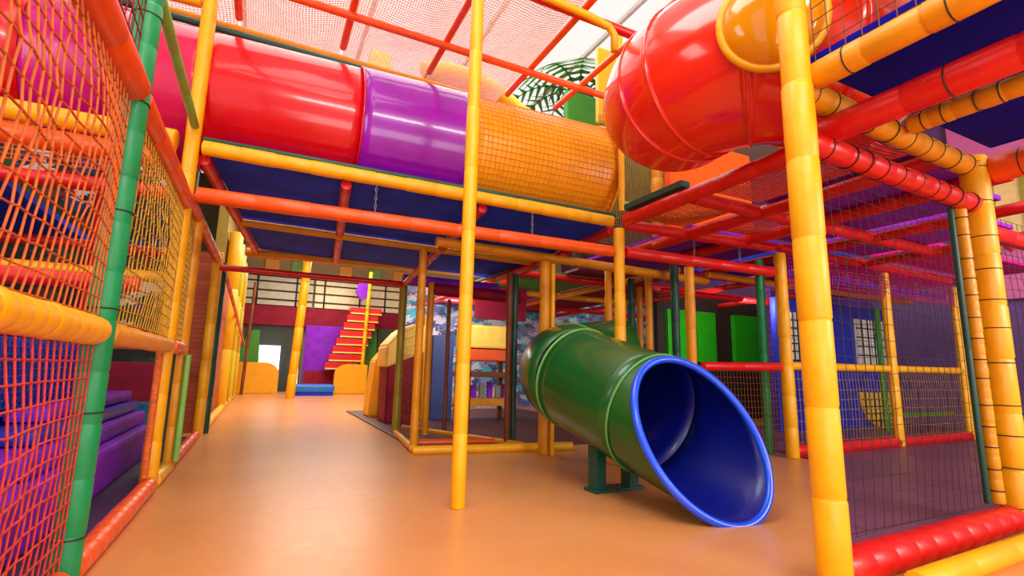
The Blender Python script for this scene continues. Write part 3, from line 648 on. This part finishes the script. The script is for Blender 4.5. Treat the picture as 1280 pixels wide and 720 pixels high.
# blue play panel with white gridded windows
t = empty('play_board', (11, 7.0, 0), 'blue play panel with white gridded windows in the right alcove', 'panel')
box('board', (9.6, 7.0, .02), (14.0, 7.1, 2.8), 'blue', parent=t)
def gridwin(x0, x1, z0, z1, nx, nz, half=False):
    if half:
        c = (x0+x1)/2; R_ = (x1-x0)/2; ol = [V((c+R_*math.cos(a), 6.96, z1+R_*1.0*math.sin(a))) for a in [PI+PI*i/20 for i in range(21)]]
        bm = prism(ol, (0, .035, 0)); z0 = z1-R_
    else: bm = boxbm((x0, 6.96, z0), (x1, 6.995, z1))
    o = link('window_panel', bm, M['cream'] if half else M['white'], t, loc=((x0+x1)/2, 6.97, z0), smooth=False)
    o['label'] = 'cream half-round window' if half else 'white gridded window'
    bm = bmesh.new()
    for i in range(1, nx):
        x = x0+(x1-x0)*i/nx; zz = z0
        if half: zz = z1-math.sqrt(max(0, R_*R_-(x-c)**2))
        boxbm((x-.014, 6.94, zz), (x+.014, 6.96, z1), bm=bm)
    for i in range(1, nz):
        z = z0+(z1-z0)*i/nz; xa, xb = x0, x1
        if half:
            e = math.sqrt(max(0, R_*R_-(z1-z)**2)); xa, xb = c-e, c+e
        boxbm((xa, 6.945, z-.014), (xb, 6.955, z+.014), bm=bm)
    link('window_grid', bm, M['nblack'], o, loc=None, smooth=False)
gridwin(9.95, 10.4, 1.5, 2.5, 3, 6)
gridwin(12.35, 13.75, 1.45, 2.5, 6, 5)
gridwin(12.3, 13.9, .3, .82, 9, 5, True)

# ---------------- bay between the slide post and the right post
pad('padded_rail', 'red and orange waist rail behind the slide mouth', 'rail', A(5.45, 1.26), A(6.85, 1.28), 'red', .06, .8)
net('safety_net', 'dark net under the waist rail behind the slide mouth', [A(4.3, .05), A(6.85, .05), A(6.85, 1.2), A(4.3, 1.2)], 44, 14, 'nbrown', .003, .02, .006)
for i, (x, y, c, l) in enumerate(((5.9, 6.05, 'dgreen', 'dark green post close behind the slide'), (6.2, 7.0, 'dyellow', 'amber post further behind the slide'), (6.9, 5.25, 'green', 'green tube tight behind the right yellow post'), (6.3, 7.6, 'dgreen', 'dark green post in the shade behind the slide'), (5.3, 7.0, 'dyellow', 'amber post just right of the slide elbow'), (7.1, 8.3, 'dyellow', 'amber post in front of the lime panels'), (7.4, 8.3, 'dgreen', 'dark green post left of the lime panels'))):
    pad('padded_post', l, 'post', (x, y, 0), (x, y, 2.95), c, .065, .5)
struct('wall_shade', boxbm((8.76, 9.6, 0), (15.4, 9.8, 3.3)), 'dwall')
area('hall_and_fill_light', (9.0, 7.2, 2.6), (1.6, .3), 35, WN, target=(10.6, 9.5, 2.0))  # added light without a fixture, aimed at the lime panels
box('coloured_mat', (9.0, 9.48, 1.45), (9.75, 9.6, 2.75), 'lime', 'lit lime green wall panel, left one behind the slide', 'panel')
box('coloured_mat', (10.0, 9.48, 1.45), (10.65, 9.6, 2.75), 'lime', 'lit lime green wall panel, middle one behind the slide', 'panel')
box('coloured_mat', (11.35, 9.48, 1.45), (12.3, 9.6, 2.75), 'lime', 'lit lime green wall panel nearest the right post', 'panel')

# ---------------- lower decks receding behind (z 3.1) with coloured mats
cols = ['cmat', 'maroon', 'leafg', 'maroon', 'purple', 'maroon']
ln = 0
for j, y0 in enumerate((6.4, 8.6, 10.8, 13.0)):
    for i, x0 in enumerate((5.35 if j == 0 else 4.2, 6.6, 8.8, 11.0)):
        if (j == 0 and i > 0) or x0 > 8: continue
        if j == 0: x1 = 7.5; y1 = 8.5
        else: x1 = (6.5, 8.7, 10.9, 13.4)[i]; y1 = min(y0+2.1, 14.75)
        if j == 0: y0_ = 8.0
        else: y0_ = y0
        c = cols[(i+j*2) % 6]
        nmx = ['maroon and violet', 'maroon', 'green', 'maroon', 'purple', 'dark red'][(i+j*2) % 6]
        slab('deck_mat', '%s mat underside, %s row and %s column behind the slide' % (nmx, ['first', 'second', 'third', 'fourth'][j], ['first', 'second', 'third', 'fourth'][i]), (x0, y0_, 3.08), (x1, y1, 3.14), c)
pad('padded_crossbar', 'amber beam behind the orange one, reaching the slim gate post', 'beam', (2.0, 6.45, 2.86), (6.9, 6.3, 2.76), 'dyellow', .07, .8)
for i, (y, z, c) in enumerate(((8.5, 3.0, 'red'), (10.7, 3.0, 'dyellow'), (12.9, 3.0, 'red'))):
    pad('padded_crossbar', ['dark red', 'amber', 'far red'][i]+' beam in the dim area behind the slide', 'beam', (4.1, y, z), (13, y, z), c, .07, .8)
for i, (x, c) in enumerate(((4.15, 'red'), (6.55, 'dyellow'), (8.75, 'red'), (10.95, 'red'))):
    pad('padded_crossbar', ['first', 'second', 'third', 'fourth'][i]+' receding beam of the dim decks behind the slide', 'beam', (x, 6.6, 2.98), (x, 14.8, 2.98), c, .06, .8)
box('foam_divider', (4.3, 10.6, 2.3), (5.6, 10.72, 3.08), 'maroon', 'maroon valance behind the gate frame', 'panel', .02)
pad('padded_rail', 'shiny red drooping tube behind the gate frame', 'rail', (2.66, 8.6, 2.55), (4.3, 8.4, 2.5), 'maroon', .11, .9)
pad('padded_rail', 'second maroon roller behind the gate frame', 'rail', (2.2, 9.0, 2.74), (4.1, 9.0, 2.74), 'purple', .10, .9)

# ---------------- gate frame left of the slide
pad('padded_post', 'olive yellow post at the left corner of the gate frame', 'post', (2.22, 9.0, 0), (2.22, 9.0, 2.66), 'olive', .07, .6)
pad('padded_post', 'slim orange post at the front left of the gate frame', 'post', (2.03, 7.15, 0), (2.03, 7.15, 2.9), 'dyellow', .06, .6)
pad('padded_post', 'amber post of the gate frame against the slide elbow', 'post', (3.67, 6.35, 0), (3.67, 6.35, 2.76), 'dyellow', .085, .6)
pad('padded_post', 'thin bright yellow tube strapped to the gate post by the slide', 'post', (3.72, 6.22, 0), (3.72, 6.22, 2.7), 'yellow', .03, .9)
pad('padded_post', 'brown wooden post with green edge inside the gate frame', 'post', (3.5, 7.2, 0), (3.5, 7.2, 2.7), 'wood', .05, .8)
pad('padded_post', 'dark green tube beside the brown gate post', 'post', (3.62, 7.25, 0), (3.62, 7.25, 2.7), 'dgreen', .05, .8)
pad('padded_post', 'amber post in the middle of the gate frame', 'post', (2.62, 8.6, 0), (2.62, 8.6, 2.66), 'dyellow', .06, .8)
pad('padded_post', 'slim brown post in the gate frame next to the central pole', 'post', (3.0, 8.7, 0), (3.0, 8.7, 2.4), 'wood', .035, .8)
pad('base_cushion', 'yellow front floor bar of the gate frame', 'bar', (1.95, 6.92, .05), (4.3, 6.6, .05), 'yellow', .06, 1.2)
pad('base_cushion', 'red and orange floor bar behind the front gate bar', 'bar', (2.12, 7.6, .05), (3.5, 7.4, .05), 'orange', .05, 1.2)
pad('base_cushion', 'yellow floor bar on the left side of the gate frame', 'bar', (2.2, 8.9, .05), (2.0, 7.05, .05), 'yellow', .05, 1.2)
pad('base_cushion', 'diagonal amber floor bar inside the gate frame', 'bar', (2.5, 9.6, .05), (3.62, 6.9, .05), 'dyellow', .05, 1.2)
net('safety_net', 'thin dark net on the left side of the gate frame', [(2.22, 8.9, .1), (2.04, 7.2, .1), (2.04, 7.2, 2.6), (2.22, 8.9, 2.6)], 14, 18, 'nbrown', .003, .02, .006)
box('play_mat', (2.1, 7.0, 0), (7.0, 13.8, .03), mat('brown_mat', '#5a2c2c', .5, .2), 'brown red mat inside and behind the gate frame', 'mat', .01)
# foam obstacles behind the gate
def foam(label, y0, y1, prof, m, top=None):
    t = empty('foam_obstacle', (prof[0][0], y0, 0), label, 'foam block')
    bm = prism([(x, y0, z) for x, z in prof], (0, y1-y0, 0), .03); link('body', bm, M[m], t, loc=(prof[0][0], y0, .03), smooth=False)
    if top:
        bm = prism([(x, y0-.03, z) for x, z in top], (0, y1-y0+.06, 0), .04); link('cushion', bm, M['cream'], t, loc=(top[0][0], y0, top[0][1]), smooth=False)
t = empty('foam_obstacle', (4.7, 10.5, 0), 'yellow topped orange obstacle on wooden legs right of the central pole', 'foam block')
box('cushion', (4.1, 10.45, 1.62), (5.3, 11.3, 2.14), 'cream', parent=t, bev=.05)
box('body', (4.1, 10.5, 1.34), (5.3, 11.3, 1.61), 'orange', parent=t, bev=.03)
box('shelf', (4.05, 10.5, .98), (5.35, 11.3, 1.1), 'wood', parent=t)
box('shelf', (4.05, 10.5, .35), (5.35, 11.3, .5), 'dyellow', parent=t)
for x in (4.1, 5.2): 
    for y in (10.5, 11.2): box('leg', (x, y, .03), (x+.1, y+.1, 1.34), 'wood', parent=t)
for k in range(5): box('bracket', (4.3+k*.2, 10.7, .52), (4.42+k*.2, 10.8, .8+.04*(k % 3)), 'steel' if k % 2 else 'purple', parent=t)
foam('maroon foam obstacle with rounded yellow top left of the central pole', 10.5, 11.3, [(2.35, .03), (2.95, .03), (2.95, 1.45), (2.35, 1.2)], 'maroon', [(2.3, 1.15), (3.1, 1.45), (3.1, 2.1), (3.0, 2.12), (2.6, 1.95), (2.3, 1.6)])
foam('yellow leaning foam wedge beside the walkway', 12.0, 12.7, [(2.3, .03), (2.95, .03), (2.95, 1.5), (2.6, 1.55), (2.4, 1.3)], 'yellow')
box('foam_divider', (3.2, 10.9, .03), (3.32, 11.6, 2.3), 'dyellow', 'narrow amber divider behind the gate frame beside the central pole', 'divider', .02)
box('foam_divider', (3.45, 11.0, .03), (3.95, 11.12, 1.9), mat('slate_blue', '#3a4a8a', .5), 'slate blue divider behind the gate frame', 'divider', .02)
struct('wall_mural', boxbm((3.6, 14.8, 0), (15.4, 15.0, 3.6)), 'cell_pattern2')

# ================================================================== FAR ROOM (Y ~ 24)
struct('trim_2', boxbm((-1.0, 24.6, 2.9), (14, 24.95, 3.75)), 'maroon')
box('backing_sheet', (-.95, 24.7, 3.8), (1.9, 24.85, 5.4), mat('grey_upper', '#c0bca8', .6), 'grey upper wall board above the far doorway', 'board')
box('backing_sheet', (2.0, 24.7, 3.8), (6.6, 24.85, 5.4), mat('beige_upper', '#eadcb4', .6), 'beige upper wall board above the far stairs', 'board')
t = empty('balcony_railing', (0, 24.66, 3.75), 'thin dark balcony railing across the far wall', 'railing')
for z in (4.05, 4.45, 4.85, 5.1):
    bm = bmesh.new(); sweep(bm, [(-.9, 24.66, z), (6.8, 24.66, z)], [.03, .03], 6); link('rail', bm, M['black'], t, loc=(-.9, 24.66, z))
for x in (-.4, 1.2, 2.4, 4.0, 5.2, 6.6):
    bm = bmesh.new(); sweep(bm, [(x, 24.66, 3.75), (x, 24.66, 5.15)], [.035, .035], 6); link('baluster', bm, M['black'], t, loc=(x, 24.66, 3.75))
struct('door_1', boxbm((-.7, 24.8, 0), (1.6, 24.95, 2.9)), mat('dark_glass', '#2f3a34', .2))
pane = struct('window_1', boxbm((-.15, 24.74, .9), (.75, 24.8, 2.0)), mat('lit_pane', '#dfe8f4', .3, emit=2.2))
pane2 = struct('window_2', boxbm((1.35, 24.74, .3), (1.55, 24.8, 2.4)), mat('lit_pane', '#dfe8f4'))
box('coloured_mat', (1.7, 24.3, 0), (3.4, 24.5, 2.95), 'purple', 'purple padded panel left of the far red stairs', 'panel', .04)
box('foam_divider', (1.75, 23.9, 0), (3.3, 24.2, .95), 'maroon', 'maroon base block under the far red stairs', 'panel', .03)
t = empty('staircase', (3.2, 23.6, .9), 'red open staircase climbing at the far end', 'stairs')
for i in range(8):
    x = 2.75+i*.13; z = 1.05+i*.35
    box('step', (x-.25, 23.1, z), (x+1.1, 23.75, z+.27), 'red', parent=t, bev=.02)
    box('step_edge', (x-.25, 23.08, z-.03), (x+1.1, 23.12, z+.03), 'cream', parent=t, bev=.005)
bm = prism([(3.9, 23.4, 4.1), (4.2, 23.4, 4.4), (4.15, 23.4, 5.2), (3.8, 23.4, 5.2), (3.6, 23.4, 4.5)], (0, .15, 0)); 
link('curved_fin', bm, M['purple'], t, loc=(3.9, 23.4, 4.1), smooth=False)
def leafy(label, cx, y, z0, w_, h_, m):
    pts = [(cx-w_/2, y, z0)]+[(cx-w_/2+w_*(i/10)**.8, y, z0+h_*math.sin(PI/2*(.25+.75*math.sin(PI*i/20*1.3)))) for i in range(1, 10)]+[(cx+w_/2, y, z0+h_*.3), (cx+w_/2, y, z0)]
    tag(link('leaf_cutout', prism(pts, (0, .15, 0)), M[m], loc=(cx, y, z0), smooth=False), label, 'panel')
leafy('green leaf-shaped panel right of the far stairs', 4.2, 23.9, 0, 1.3, 3.0, 'leafg')
leafy('green leaf-shaped panel by the far left wall', -.5, 23.7, 0, .9, 2.6, 'leafg')
box('coloured_mat', (4.9, 24.3, 0), (7.3, 24.5, 2.95), mat('dull_green_door', '#3c4a20', .5), 'dull green door panel at the far right of the walkway', 'panel', .02)
def quarter(label, x0, x1, y, h_, flip):
    n = 10; W = x1-x0; r_ = .45
    ol = [(x0, y, 0), (x1, y, 0)]
    if flip: ol += [(x1, y, h_)]+[(x0+r_*1.2-math.sin(PI/2*i/n)*r_*1.2, y, h_-r_+math.cos(PI/2*i/n)*r_) for i in range(n+1)]
    else: ol += [(x1-r_*1.2+math.cos(PI/2*i/n)*r_*1.2, y, h_-r_+math.sin(PI/2*i/n)*r_) for i in range(n+1)]+[(x0, y, h_)]
    tag(link('foam_barrier', prism(ol, (0, .25, 0), .03), M['yellow'], loc=(x0, y, 0), smooth=False), label, 'foam block')
quarter('yellow rounded foam barrier beside the far left wall', -.78, .72, 22.9, 1.25, False)
quarter('yellow rounded foam barrier right of the blue mat', 2.85, 4.2, 22.6, 1.25, True)
t = empty('crash_mat', (1.9, 21.8, 0), 'bright blue crash mat on the floor before the far stairs', 'mat')
box('cushion', (1.25, 21.4, .12), (2.75, 22.6, .42), mat('sky_blue_vinyl', '#1a74d8', .35), parent=t, bev=.08)
box('base', (1.3, 21.45, 0), (2.7, 22.55, .12), 'navy', parent=t)
pad('padded_post', 'yellow post standing in the far walkway left of the blue mat', 'post', (1.05, 19.8, 0), (1.25, 19.8, 5.0), 'yellow', .15, .8)
pad('padded_post', 'thin yellow post right of the far stairs', 'post', (4.0, 23.0, 0), (4.15, 23.0, 5.4), 'yellow', .08, .9)
pad('padded_post', 'brown thin post near the far dark doorway', 'post', (-.55, 22.3, 0), (-.45, 22.3, 4.4), 'wood', .06, .9)
for i, x in enumerate((-.2, .9, 3.0, 4.4, 5.6)):
    box('display_block', (x, 24.85, 5.3), (x+.6, 25.0, 5.9), 'yellow' if i % 2 == 0 else 'lgreen', ['yellow', 'light green', 'yellow', 'light green', 'yellow'][i]+' block atop the far wall, '+['leftmost', 'second from left', 'in the middle', 'second from right', 'rightmost'][i], 'block', .03)

# ================================================================== GREEN TUBE SLIDE
SR = .565
t = empty('tube_slide', (3.4, 4.0, 0), 'green tube slide with a blue flared mouth resting on the floor', 'slide')
S0 = V((3.40, 3.0, .573)); S1 = V((3.27, 4.87, 1.07))
sdir = (S1-S0).normalized()
def slide_ring(c, d, rad, n=44):
    u, v = frame(d); return [c+(u*math.cos(2*PI*j/n)+v*math.sin(2*PI*j/n))*rad for j in range(n)]
def cutpoint(p, d, P0, nrm): return p+d*((P0-p).dot(nrm)/d.dot(nrm))
MN = V((-.18, -1, .45)).normalized(); MP = V((3.40, 3.19, .573))
def shell(name, c0, c1, r0, r1, m, cut0=None, parent=t, wall=.02, inner=None):
    bm = bmesh.new(); d = (c1-c0).normalized(); n = 44; k = 8
    rows = []
    for rr in (0, 1):
        for i in range(k+1):
            f = i/k; c = c0.lerp(c1, f); rad = (r0*(1-f)+r1*f)-(wall if rr else 0)
            ring = slide_ring(c, d, rad, n)
            if cut0 is not None:
                rowc = []
                for p in ring:
                    q = cutpoint(p, d, cut0[0], cut0[1])
                    e = c1.dot(d); s = q.dot(d)
                    base = (p.dot(d)-c0.dot(d))/((c1-c0).length)
                    rowc.append(p+d*((s-p.dot(d))*(1-f) if True else 0) if i < k else p)
                # linear blend from cut plane to the rear ring
                ring = [(p+d*(((cutpoint(p, d, cut0[0], cut0[1]))-p).dot(d)) ) .lerp(p+d*((c1-p).dot(d)), f) for p in ring]
            rows.append([bm.verts.new(p) for p in ring])
    K = k+1
    for s in (0, 1):
        for i in range(k):
            for j in range(n): bm.faces.new((rows[s*K+i][j], rows[s*K+i][(j+1) % n], rows[s*K+i+1][(j+1) % n], rows[s*K+i+1][j])).material_index = s
    for e in (0, k):
        for j in range(n): bm.faces.new((rows[e][j], rows[e][(j+1) % n], rows[K+e][(j+1) % n], rows[K+e][j]))
    bmesh.ops.recalc_face_normals(bm, faces=bm.faces)
    return link(name, bm, None, parent, loc=c0, mats=[M[m], M[inner or m]])
Sm = S0.lerp(S1, .40)
shell('exit_section', S0, Sm, SR-.02, SR, 'sgreen', cut0=(MP, MN), inner='sblue')
shell('tube_section', Sm, S1, SR, SR, 'sgreen', inner='sblue')
u, v = frame(sdir)
bm = bmesh.new(); pts = []
for j in range(61):
    a = 2*PI*j/60; p = S0+(u*math.cos(a)+v*math.sin(a))*(SR-.018); pts.append(cutpoint(p, sdir, MP, MN))
sweep(bm, pts, [.034]*61, 10, cap=False)
o = link('mouth_rim', bm, M['rblue'], t, loc=MP); o['label'] = 'bright blue rolled rim'
ringat('flange', Sm, sdir, SR+.004, .012, mat('pale_green_flange', '#5c9a4a', .4), t)
# elbow turning away to the right
EC = S1+V((1.12, 0.0, 0)); pts = []
for j in range(13):
    a = PI-PI*.62*j/12; pts.append(EC+V((math.cos(a)*1.12, math.sin(a)*1.12, .30*j/12)))
ptube('elbow_section', None, pts[:7], SR, 'sgreen', t)
ptube('elbow_section', None, pts[6:], SR, 'sgreen', t)
ringat('flange', S1, sdir, SR+.006, .016, mat('pale_green_flange', '#5c9a4a', .4), t)
ringat('flange', pts[6], pts[7]-pts[5], SR+.006, .014, mat('pale_green_flange', '#5c9a4a', .4), t)
# support foot
bm = boxbm((3.0, 4.18, 0), (3.12, 4.32, .46), .01); boxbm((3.4, 4.18, 0), (3.52, 4.32, .44), .01, bm=bm); boxbm((2.97, 4.15, 0), (3.57, 4.35, .03), .005, bm=bm)
link('support_foot', bm, M['dgreen'], t, loc=(3.3, 4.3, 0), smooth=False)

GROUPS = {'padded_post': 'padded posts of the play frame', 'padded_crossbar': 'padded crossbars of the play frame', 'padded_rail': 'padded rails of the play frame',
 'padded_joist': 'padded joists under the decks', 'base_cushion': 'padded bars along the floor', 'safety_net': 'safety nets of the play frame', 'overhead_bar': 'bars of the overhead frame',
 'overhead_net': 'nets of the overhead frame', 'deck_sheet': 'blue deck undersides', 'deck_mat': 'coloured deck mats seen from below', 'deck_net': 'netted decks', 'play_mat': 'mats on the floor',
 'hanging_chain': 'steel chains between the crossbars', 'padded_upright': 'padded uprights beyond the brick wall', 'side_cushion': 'tall yellow cushions beyond the brick wall', 'foam_divider': 'foam dividers',
 'coloured_mat': 'upright coloured mats', 'display_block': 'blocks atop the far wall', 'foam_obstacle': 'foam obstacles behind the gate frame', 'foam_barrier': 'rounded yellow foam barriers', 'barrel_tunnel': 'barrel tunnels on the blue deck',
 'rope_wrap': 'roped strips', 'edging_strip': 'green edging strips', 'leaf_cutout': 'green leaf cutouts', 'backing_sheet': 'upper boards of the far wall'}
for o in list(COL.objects):
    k = o.name.split('.')[0]
    if o.parent is None and 'category' in o and k in GROUPS: o['group'] = GROUPS[k]
